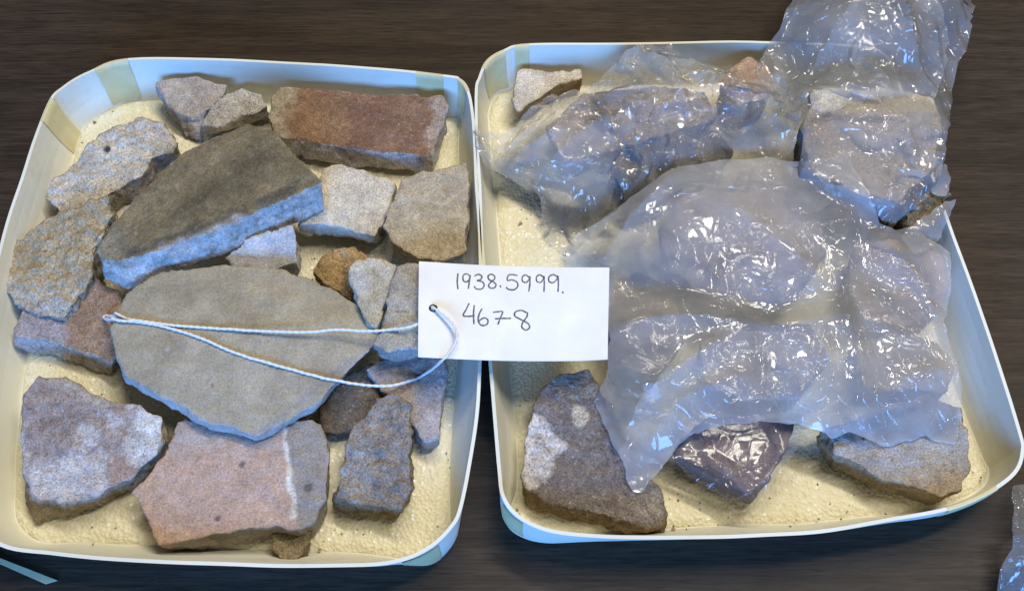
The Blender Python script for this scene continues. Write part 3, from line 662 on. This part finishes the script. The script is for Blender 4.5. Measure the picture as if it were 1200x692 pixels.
def mat_film(name, milk, tint, gloss, rough, slope=.35, sc=1.0, mlo=.42, mhi=.6, lines=1.0):
    m, nt, out = newmat(name)
    v = mapping(nt)
    nz = N(nt, 'ShaderNodeTexNoise'); nz.inputs['Scale'].default_value = 26; nz.inputs['Detail'].default_value = 2; L(nt, v, nz.inputs['Vector'])
    sc_ = N(nt, 'ShaderNodeVectorMath', operation='SCALE'); sc_.inputs['Scale'].default_value = .022; L(nt, nz.outputs['Color'], sc_.inputs[0])
    vd = N(nt, 'ShaderNodeVectorMath', operation='ADD'); L(nt, v, vd.inputs[0]); L(nt, sc_.outputs[0], vd.inputs[1])
    hs = None      # crumpled film: flat facets, each tilted its own way, meeting in sharp creases
    for rot, sx, sy, wt in ((.7, 45, 120, 1.0), (-.45, 210, 110, .8)):
        mp = N(nt, 'ShaderNodeMapping'); mp.inputs['Rotation'].default_value = (0, 0, rot); mp.inputs['Scale'].default_value = (sx*sc, sy*sc, 0)
        L(nt, vd.outputs[0], mp.inputs[0])
        vo = N(nt, 'ShaderNodeTexVoronoi', feature='F1', voronoi_dimensions='2D'); vo.inputs['Scale'].default_value = 1.0; L(nt, mp.outputs[0], vo.inputs['Vector'])
        d = N(nt, 'ShaderNodeVectorMath', operation='SUBTRACT'); L(nt, mp.outputs[0], d.inputs[0]); L(nt, vo.outputs['Position'], d.inputs[1])
        c = N(nt, 'ShaderNodeVectorMath', operation='SUBTRACT'); L(nt, vo.outputs['Color'], c.inputs[0]); c.inputs[1].default_value = (.5, .5, .5)
        dt = N(nt, 'ShaderNodeVectorMath', operation='DOT_PRODUCT'); L(nt, d.outputs[0], dt.inputs[0]); L(nt, c.outputs[0], dt.inputs[1])
        t = math_(nt, 'MULTIPLY', dt.outputs['Value'], 2*slope*wt/(max(sx, sy)*sc))
        hs = t if hs is None else math_(nt, 'ADD', hs, t)
    for rot, sx, sy, wd, ht in ((.6, 16, 54, .065, .00052), (-.9, 70, 28, .07, .00048), (.1, 135, 80, .10, .00026)):   # pinched crease lines
        mp = N(nt, 'ShaderNodeMapping'); mp.inputs['Rotation'].default_value = (0, 0, rot); mp.inputs['Scale'].default_value = (sx*sc, sy*sc, 0)
        L(nt, vd.outputs[0], mp.inputs[0])
        vo = N(nt, 'ShaderNodeTexVoronoi', feature='DISTANCE_TO_EDGE', voronoi_dimensions='2D'); vo.inputs['Scale'].default_value = 1.0; L(nt, mp.outputs[0], vo.inputs['Vector'])
        mr = N(nt, 'ShaderNodeMapRange', interpolation_type='SMOOTHSTEP'); mr.inputs['From Min'].default_value = 0; mr.inputs['From Max'].default_value = wd
        mr.inputs['To Min'].default_value = ht*lines; mr.inputs['To Max'].default_value = 0; L(nt, vo.outputs['Distance'], mr.inputs['Value'])
        hs = math_(nt, 'ADD', hs, mr.outputs[0])
    msk = ramp(nt, noisen(nt, v, 24, 2, .5), [(mlo, (.15, .15, .15)), (mhi, (1, 1, 1))])
    nb = N(nt, 'ShaderNodeBump'); nb.inputs['Distance'].default_value = 1.0
    L(nt, msk, nb.inputs['Strength']); L(nt, hs, nb.inputs['Height'])
    nrm = nb.outputs[0]
    tr = N(nt, 'ShaderNodeBsdfTransparent'); tr.inputs[0].default_value = (.99, .99, .99, 1)
    df = N(nt, 'ShaderNodeBsdfDiffuse'); df.inputs[0].default_value = (*tint, 1)
    tl = N(nt, 'ShaderNodeBsdfTranslucent'); tl.inputs[0].default_value = (*tint, 1)
    dm = N(nt, 'ShaderNodeMixShader'); dm.inputs[0].default_value = .48; L(nt, df.outputs[0], dm.inputs[1]); L(nt, tl.outputs[0], dm.inputs[2])
    n2 = noisen(nt, v, 40, 4, .6)
    mk = math_(nt, 'MULTIPLY', ramp(nt, n2, [(.3, (.55, .55, .55)), (.7, (1, 1, 1))]), milk*1.25)
    m1 = N(nt, 'ShaderNodeMixShader'); L(nt, mk, m1.inputs[0]); L(nt, tr.outputs[0], m1.inputs[1]); L(nt, dm.outputs[0], m1.inputs[2])
    gl = N(nt, 'ShaderNodeBsdfGlossy'); gl.inputs['Roughness'].default_value = rough; L(nt, nrm, gl.inputs['Normal'])
    fr = N(nt, 'ShaderNodeFresnel'); fr.inputs[0].default_value = 1.5
    fg = math_(nt, 'MULTIPLY', fr.outputs[0], gloss, True)
    m2 = N(nt, 'ShaderNodeMixShader'); L(nt, fg, m2.inputs[0]); L(nt, m1.outputs[0], m2.inputs[1]); L(nt, gl.outputs[0], m2.inputs[2])
    L(nt, m2.outputs[0], out.inputs[0])
    return m
MF_CLEAR = mat_film('clear_film', .27, (.95, .95, .97), 1.3, .08, .26, 1.7, .28, .44, 2.0)
MF_THIN = mat_film('thin_clear_film', .09, (.95, .95, .96), .8, .10, .10, 1.2, .42, .6, .7)
MF_MILK = mat_film('milky_film', .38, (.87, .90, .97), 1.0, .08, .14, 1.25, .40, .56, 1.5)
MF_BAGB = mat_film('upright_bag_film', .28, (.88, .91, .97), 1.2, .08, .22, 1.4, .34, .52, 1.8)

def bag(name, label, films, cat='plastic bag', group='plastic bags'):
    """films: list of (part name, kwargs)"""
    parts = [film(n, **k) for n, k in films]
    root = parts[0]
    if len(parts) == 1:
        root.name = name; root.data.name = name
    else:
        e = bpy.data.objects.new(name, None); COL.objects.link(e)
        lo = sum((p.location for p in parts), Vector())/len(parts); lo.z = min(p.location.z for p in parts); e.location = lo
        for p in parts: p.parent = e; p.location = p.location-lo
        root = e
    return tag(root, label, cat, group)

bag('plastic_bag', 'shiny clear bag with wrinkled film over brown lumps at the back left', [
    ('upper_film', dict(outline=[(552, 150), (586, 142), (612, 124), (640, 104), (690, 92), (730, 72), (766, 50, .032), (790, 48, .032), (800, 74), (860, 84), (912, 96), (932, 140), (926, 196), (890, 214), (820, 214), (760, 222), (700, 244), (668, 262), (645, 250), (634, 210), (600, 190), (566, 186)],
        zc=.032, spacing=.0025, excess=.15, soft=0, crease=24, blobs=[(680, 165, .032, 100), (790, 130, .040, 130), (870, 150, .039, 90)], mat=MF_CLEAR, seed=3,
        folds=[([(640, 190), (700, 150), (770, 130)], .006, .004), ([(740, 60), (780, 90), (800, 140)], .006, .004), ([(820, 100), (870, 130), (915, 135)], .006, .005), ([(860, 170), (890, 150), (925, 160)], .005, .004), ([(570, 170), (620, 165), (660, 150)], .004, .004)])),
    ('lower_film', dict(outline=[(560, 190), (610, 150), (660, 120), (740, 96), (840, 90), (905, 110), (915, 190), (860, 215), (780, 215), (700, 246), (664, 258), (632, 226), (574, 204)],
        zc=.018, spacing=.0026, excess=.10, blobs=[], mat=MF_THIN, seed=5, lift=.0015, span=60))])
bag('plastic_bag', 'upright clear bag bulging over the back right corner and hanging past the tray rim', [
    ('upper_film', dict(outline=[(932, 222), (942, 170), (930, 120), (900, 96), (893, 60), (910, 40, .030), (930, 0, .028), (940, -50, .015), (1000, -80, .015), (1100, -60, .015), (1136, -30, .018), (1134, 20, .020), (1124, 80, .028), (1112, 150), (1104, 200), (1080, 236), (1050, 246), (1000, 224), (960, 232)],
        zc=.042, spacing=.0026, excess=.08, soft=0, blobs=[(1010, 30, .050, 130), (1075, 20, .047, 80), (1025, 150, .046, 130)], mat=MF_BAGB, seed=8,
        folds=[([(940, 110), (1010, 118), (1096, 108)], -.006, .006), ([(1040, 0), (1060, 40), (1095, 90)], .008, .004), ([(1090, 20), (1110, 60), (1118, 110)], .006, .004), ([(945, 130), (948, 170), (940, 200)], .005, .003), ([(920, 90), (960, 60), (1000, 10)], .006, .006)])),
    ('lower_film', dict(outline=[(905, 96), (920, 30, .02), (960, -40, .01), (1090, -40, .01), (1126, 20, .018), (1108, 100), (1060, 108), (980, 108), (930, 106)],
        zc=.034, spacing=.0028, excess=.10, blobs=[(1010, 50, .036, 90)], mat=MF_MILK, seed=9, lift=.001)),
    ('torn_flap', dict(outline=[(1058, 274), (1080, 254), (1102, 240), (1119, 236), (1114, 256), (1098, 284), (1076, 292)], zc=.034, spacing=.0018, excess=.08, blobs=[], mat=MF_MILK, seed=31, lift=.002)),
    ('torn_flap', dict(outline=[(1092, 204), (1106, 194), (1114, 212), (1110, 228), (1096, 226)], zc=.036, spacing=.0018, excess=.08, blobs=[], mat=MF_MILK, seed=33, lift=.002))])
bag('plastic_bag', 'large milky bag draped across the middle of the right tray with a pointed front corner', [
    ('upper_film', dict(outline=[(664, 262), (690, 244), (736, 228), (784, 200), (850, 192), (906, 190), (950, 200), (984, 188), (1008, 230), (1030, 262), (1070, 268), (1112, 296), (1116, 340), (1104, 376), (1128, 430), (1138, 478), (1130, 506), (1096, 500), (1050, 512), (1008, 500), (980, 504), (944, 492), (890, 488), (830, 494), (792, 518), (756, 560), (738, 546), (714, 490), (700, 452), (716, 420), (712, 370), (690, 330), (668, 306)],
        zc=.034, spacing=.0028, excess=.035, soft=1, crease=28, blobs=[(880, 270, .040, 190), (830, 420, .035, 150), (1030, 400, .034, 150), (1060, 320, .035, 110), (960, 420, .036, 130)], mat=MF_MILK, seed=12,
        folds=[([(790, 204), (740, 250), (695, 300)], .006, .005), ([(735, 540), (742, 480), (800, 430), (870, 390)], .007, .005), ([(756, 520), (800, 470), (880, 440)], .006, .004), ([(1000, 230), (985, 300), (990, 380), (1010, 470)], .006, .005),
               ([(960, 400), (975, 450), (970, 500)], .005, .004), ([(1020, 270), (1070, 330), (1100, 372)], .005, .004), ([(720, 376), (800, 372), (900, 384), (980, 376)], .005, .005), ([(850, 250), (920, 300), (960, 350)], .004, .006), ([(1030, 470), (1075, 440), (1120, 430)], .004, .004)])),
    ('inner_film', dict(outline=[(720, 300), (760, 240), (850, 205), (960, 215), (1010, 270), (1090, 300), (1098, 380), (1110, 450), (1060, 480), (980, 470), (900, 466), (820, 480), (760, 530), (728, 470), (730, 400)],
        zc=.028, spacing=.0028, excess=.10, blobs=[(880, 280, .034, 150)], mat=MF_THIN, seed=14, lift=.001))])
bag('plastic_bag', 'small clear wrapper round the dark purple sherd at the front', [
    ('film', dict(outline=[(782, 532), (800, 508), (826, 486), (900, 478), (944, 488), (930, 530), (908, 562), (880, 596), (866, 590), (836, 574), (806, 556)], zc=.018, spacing=.0019, excess=.03, rag=.0005, blobs=[], mat=MF_THIN, seed=21,
        folds=[([(830, 540), (860, 560), (880, 585)], .003, .002), ([(900, 500), (915, 530), (890, 575)], .003, .002)]))])
bag('plastic_bag', 'crumpled clear bag lying on the table beside the right tray', [
    ('film', dict(outline=[(1184, 576), (1206, 560), (1260, 570), (1280, 640), (1260, 740), (1180, 740), (1164, 700), (1176, 640)], zc=.006, spacing=.0021, excess=.14, blobs=[(1220, 640, .022, 40)], mat=MF_CLEAR, seed=25))])

# ------------------------------------------------------------------ paper tag with its writing
def mat_plain(name, col, rough, var=.08, sc=300, bs=.1, spec=.3):
    m, nt, out = newmat(name); v = mapping(nt); n = noisen(nt, v, sc, 4)
    a = tuple(c*(1-var) for c in col); b = tuple(min(1, c*(1+var)) for c in col)
    princ(nt, out, ramp(nt, n, [(.3, a), (.7, b)]), rough, bump(nt, n, bs, .0004), spec); return m
M_PAPER = mat_plain('white_tag_card', (.82, .79, .71), .6, .06, 60, .25)
M_INK = mat_plain('grey_ink', (.12, .12, .16), .5, .55, 500, 0)
M_STRING = mat_plain('white_cotton_string', (.74, .74, .74), .9, .12, 1400, .6)
TZ = .0415
tc = [P(491, 306, TZ), P(714, 314, TZ+.002), P(712, 421, TZ+.001), P(490, 418, TZ-.001)]
torg = sum(tc, Vector())/4
ux = ((tc[1]+tc[2])-(tc[0]+tc[3])).normalized(); uy0 = ((tc[0]+tc[1])-(tc[2]+tc[3])).normalized()
un = ux.cross(uy0).normalized()
def tagpt(u, v_, h=0):                       # u,v in photo-like fractions of the tag (0..1, top-left origin)
    a = tc[0].lerp(tc[1], u); b = tc[3].lerp(tc[2], u)
    p = a.lerp(b, v_)
    return p+un*(h+.0020*math.sin(u*math.pi)*-1+.0012*max(0, u-.85)*6*max(0, v_-.6)*2+.0006*math.sin(v_*3+u*2))-torg
troot = bpy.data.objects.new('paper_tag', None); COL.objects.link(troot); troot.location = torg
hu, hv, hr = .078, .50, .0021
tw = (tc[1]-tc[0]).length; th = (tc[3]-tc[0]).length
NX, NY = 44, 22; pts = []; ring = 20
bp = [(i/NX, 0) for i in range(NX)]+[(1, j/NY) for j in range(NY)]+[(1-i/NX, 1) for i in range(NX)]+[(0, 1-j/NY) for j in range(NY)]
nb = len(bp); hp = [(hu+hr/tw*math.cos(2*math.pi*k/ring), hv+hr/th*math.sin(2*math.pi*k/ring)) for k in range(ring)]
pts = [Vector((p[0]*tw, p[1]*th)) for p in bp+hp]
for i in range(1, NX):
    for j in range(1, NY):
        q = Vector((i/NX*tw, j/NY*th))
        if (q-Vector((hu*tw, hv*th))).length > hr*1.25: pts.append(q)
edges = [(i, (i+1) % nb) for i in range(nb)]+[(nb+k, nb+(k+1) % ring) for k in range(ring)]
vo, _, fo, *_ = delaunay_2d_cdt(pts, edges, [], 1, 1e-7)
fo = [f_ for f_ in fo if ((sum((vo[i] for i in f_), Vector((0, 0)))/3)-Vector((hu*tw, hv*th))).length > hr*.93]
TT = .0004
n = len(vo)
vs_ = [tagpt(q.x/tw, q.y/th, 0) for q in vo]+[tagpt(q.x/tw, q.y/th, -TT) for q in vo]
cnt = {}
for f_ in fo:
    for k in range(3):
        a, b = f_[k], f_[(k+1) % 3]; cnt.setdefault((min(a, b), max(a, b)), []).append((a, b))
fs = [tuple(f_) for f_ in fo]+[tuple(i+n for i in f_[::-1]) for f_ in fo]
for v_ in cnt.values():
    if len(v_) == 1: a, b = v_[0]; fs.append((b, a, a+n, b+n))
me = mesh('card', vs_, fs, False); bm = bmesh.new(); bm.from_mesh(me); bmesh.ops.recalc_face_normals(bm, faces=bm.faces); bm.to_mesh(me); bm.free()
link('card', me, M_PAPER, troot)
# handwriting: strokes in photo pixels relative to the zoomed tag (480..730, 290..440 at 4.612x)
def zx(x, y): return (480+x/4.612, 290+y/4.612)
STROKES = [
    ('1', [[(262, 138), (258, 185), (262, 226)]]),
    ('9', [[(326, 150), (308, 138), (290, 150), (292, 178), (310, 184), (326, 166), (328, 146), (324, 180), (318, 222)]]),
    ('3', [[(352, 150), (374, 140), (392, 152), (384, 170), (366, 176), (394, 182), (404, 202), (390, 222), (362, 222), (350, 208)]]),
    ('8', [[(462, 150), (444, 138), (426, 148), (430, 168), (452, 180), (468, 196), (460, 214), (438, 216), (428, 200), (444, 180), (460, 166), (462, 150)]]),
    ('.', [[(489, 202), (493, 206), (490, 209)]]),
    ('5', [[(586, 146), (560, 140), (536, 144), (530, 172), (556, 170), (582, 182), (586, 206), (566, 224), (536, 222), (524, 210)]]),
    ('9', [[(648, 156), (630, 142), (612, 152), (612, 176), (632, 184), (650, 164), (652, 150), (652, 190), (646, 234)]]),
    ('9', [[(726, 156), (706, 142), (688, 154), (690, 178), (710, 184), (726, 164), (728, 150), (730, 192), (728, 236)]]),
    ('9', [[(800, 156), (780, 142), (756, 154), (756, 180), (780, 186), (800, 164), (804, 150), (806, 196), (804, 238)]]),
    ('.', [[(826, 238), (831, 242), (828, 246)]]),
    ('4', [[(322, 302), (306, 336), (290, 368), (322, 372), (352, 366)], [(350, 312), (346, 360), (348, 412)]]),
    ('6', [[(392, 330), (376, 360), (372, 396), (390, 418), (418, 412), (424, 390), (406, 378), (384, 388), (374, 402)]]),
    ('7', [[(452, 348), (480, 344), (504, 344), (492, 376), (478, 412)], [(462, 382), (490, 380), (516, 378)]]),
    ('-', [[(514, 379), (534, 379), (550, 378)]]),
    ('8', [[(632, 348), (606, 336), (574, 344), (570, 366), (602, 384), (640, 404), (650, 426), (630, 440), (608, 424), (614, 398), (636, 368), (638, 346)]]),
]
def tag_uv(px, py):
    """pixel -> (u,v) on the tag by the inverse of its outline"""
    y0 = 306+8*(px-491)/223; y1 = 418+3*(px-490)/222
    v_ = (py-y0)/(y1-y0); x0 = 491-1*v_; x1 = 714-2*v_
    return (px-x0)/(x1-x0), v_
for ch, strokes in STROKES:
    vs_, fs = [], []
    for s in strokes:
        uv = [tag_uv(*zx(x, y)) for x, y in s]
        path = catmull([tagpt(u, w, .00014) for u, w in uv], 5, False)
        # flattened pen line: ribbon with a little body
        b = len(vs_); m = len(path); rr = .00040
        for i, p in enumerate(path):
            t = (path[min(i+1, m-1)]-path[max(i-1, 0)]).normalized(); sN = un.cross(t).normalized()
            w = rr*(1+.3*noise.noise(p*900))
            vs_ += [p-sN*w-un*.0002, p-sN*w*.7, p+sN*w*.7, p+sN*w-un*.0002]
        for i in range(m-1):
            for k in range(3): fs.append((b+i*4+k, b+i*4+k+1, b+(i+1)*4+k+1, b+(i+1)*4+k))
    link('ink_digit' if ch.isdigit() else 'ink_mark', mesh('ink_digit', vs_, fs), M_INK, troot)
tag(troot, 'white paper tag with handwritten number lying across both trays', 'tag')

# ------------------------------------------------------------------ string loop through the tag hole
def topz(x, y):
    return float(hq(np.array([x]), np.array([y]))[0])
def lay(pxs, lift=.0008):
    out = []
    for px, py in pxs:
        z = .03
        for _ in range(5):
            q = P(px, py, z); z = max(topz(q.x, q.y), .0)+lift
        out.append([px, py, z])
    hz = [q[2] for q in out]
    for _ in range(60):           # pulled taut over the high points
        for i in range(1, len(out)-1): out[i][2] = max(hz[i], (out[i-1][2]+out[i+1][2])/2)
    return [P(*q) for q in out]
hole = tagpt(hu, hv, .0006)+torg
hole_b = tagpt(hu, hv, -.0012)+torg
front = [P(*q) for q in ((528, 377, TZ+.0022), (536, 392, TZ+.0024), (530, 408, TZ+.0022), (516, 424, TZ+.0005))]
low = lay([(498, 438), (475, 448), (448, 452), (420, 450), (385, 444), (350, 435), (310, 424), (275, 413), (245, 400), (218, 390), (190, 382), (160, 377), (135, 375), (122, 373)])
up = lay([(128, 370), (150, 374), (180, 378), (215, 382), (260, 385), (310, 388), (360, 389), (395, 386), (430, 388), (455, 386)])
pth = [hole_b, hole+un*.0006]+front+low+up+[P(480, 383, TZ-.0022), P(500, 372, TZ-.0022), hole_b-un*.0004]
path = catmull(pth, 7, False)
# keep the thread above what it crosses, then smooth
for _ in range(3):
    path = [path[0]]+[(path[i-1]+path[i]*2+path[i+1])/4 for i in range(1, len(path)-1)]+[path[-1]]
for p in path:
    if pix(p)[0] < 482:
        p.z = max(p.z, topz(p.x, p.y)+.0007)
c0 = sum(path, Vector())/len(path); c0.z = min(p.z for p in path)
rs_ = [path[0]]
for q in path[1:]:                       # even steps, so that the two-ply twist shows
    while (q-rs_[-1]).length > .0004: rs_.append(rs_[-1]+(q-rs_[-1]).normalized()*.0004)
path = rs_
v, f = tube([p-c0+nvec(p*160)*.00018 for p in path], .0006, 10)
for i in range(len(path)):
    ctr = path[i]-c0
    for k in range(10):
        w = 2*math.pi*k/10; sc_r = 1+.20*math.cos(2*(w-i*.42))+.06*random.uniform(-1, 1)
        v[i*10+k] = ctr+(v[i*10+k]-ctr)*sc_r
tag(link('string', mesh('string', v, f), M_STRING, None, c0), 'white cotton string looped through the hole of the paper tag', 'string')

# ------------------------------------------------------------------ card slip at the table edge
sl = [P(-60, 640, .0016), P(0, 660, .0016), P(52, 683, .0016), P(66, 679, .0016), P(30, 665, .0016), P(-50, 634, .0016)]
c0 = sum(sl, Vector())/6; c0.z = 0
vs_ = [p-c0 for p in sl]+[p-c0-Vector((0, 0, .0014)) for p in sl]
fs = [tuple(range(6)), tuple(range(11, 5, -1))]+[(i, (i+1) % 6, (i+1) % 6+6, i+6) for i in range(6)]
tag(link('card_slip', mesh('card_slip', vs_, fs, False), mat_plain('pale_green_card', (.40, .42, .27), .6), None, c0), 'pale green card slip on the table in front of the left tray', 'card slip')

# ------------------------------------------------------------------ crumbs shed by the sherds
def crumbs(label, spots, n, tones, seed):
    rs = random.Random(seed); vs_, fs, cs = [], [], []
    for k in range(n):
        bx, by, br = rs.choice(spots)
        q = P(bx+rs.gauss(0, br), by+rs.gauss(0, br), .005); h = topz(q.x, q.y)
        if h > .0065 or h < .002: continue
        sz = rs.uniform(.00025, .0007)*(1.6 if rs.random() < .08 else 1); b = len(vs_)
        for d in ((1, 0, 0), (0, 1, 0), (-1, 0, 0), (0, -1, 0), (0, 0, 1), (0, 0, -.4)):
            vs_.append(Vector((q.x, q.y, h+sz*.3))+Vector(d)*sz*rs.uniform(.6, 1.2))
        fs += [(b, b+1, b+4), (b+1, b+2, b+4), (b+2, b+3, b+4), (b+3, b, b+4), (b+1, b, b+5), (b+2, b+1, b+5), (b+3, b+2, b+5), (b, b+3, b+5)]
        c = rs.choice(tones); cs += [(*c, 1)]*6
    me = mesh('clay_crumbs', vs_, fs, False)
    at = me.color_attributes.new('tone', 'FLOAT_COLOR', 'POINT'); at.data.foreach_set('color', np.array(cs, dtype=np.float32).ravel())
    tag(link('clay_crumbs', me, MS_ROUGH), label, 'crumbs', kind='stuff')
TN = [(.46, .38, .24), (.34, .26, .16), (.60, .52, .38), (.55, .42, .25), (.14, .11, .08)]
crumbs('clay crumbs and grit on the foam around the bare sherds', [(130, 610, 25), (60, 430, 30), (160, 480, 20), (400, 620, 30), (500, 560, 25), (230, 135, 20), (110, 140, 30), (420, 205, 25), (360, 300, 15), (350, 650, 12)], 130, TN, 4)
crumbs('clay crumbs and grit on the foam around the bagged sherds', [(800, 600, 30), (920, 570, 40), (620, 470, 15), (1150, 560, 15), (1000, 590, 30), (620, 250, 30), (787, 624, 3), (605, 600, 10)], 120, TN, 6)
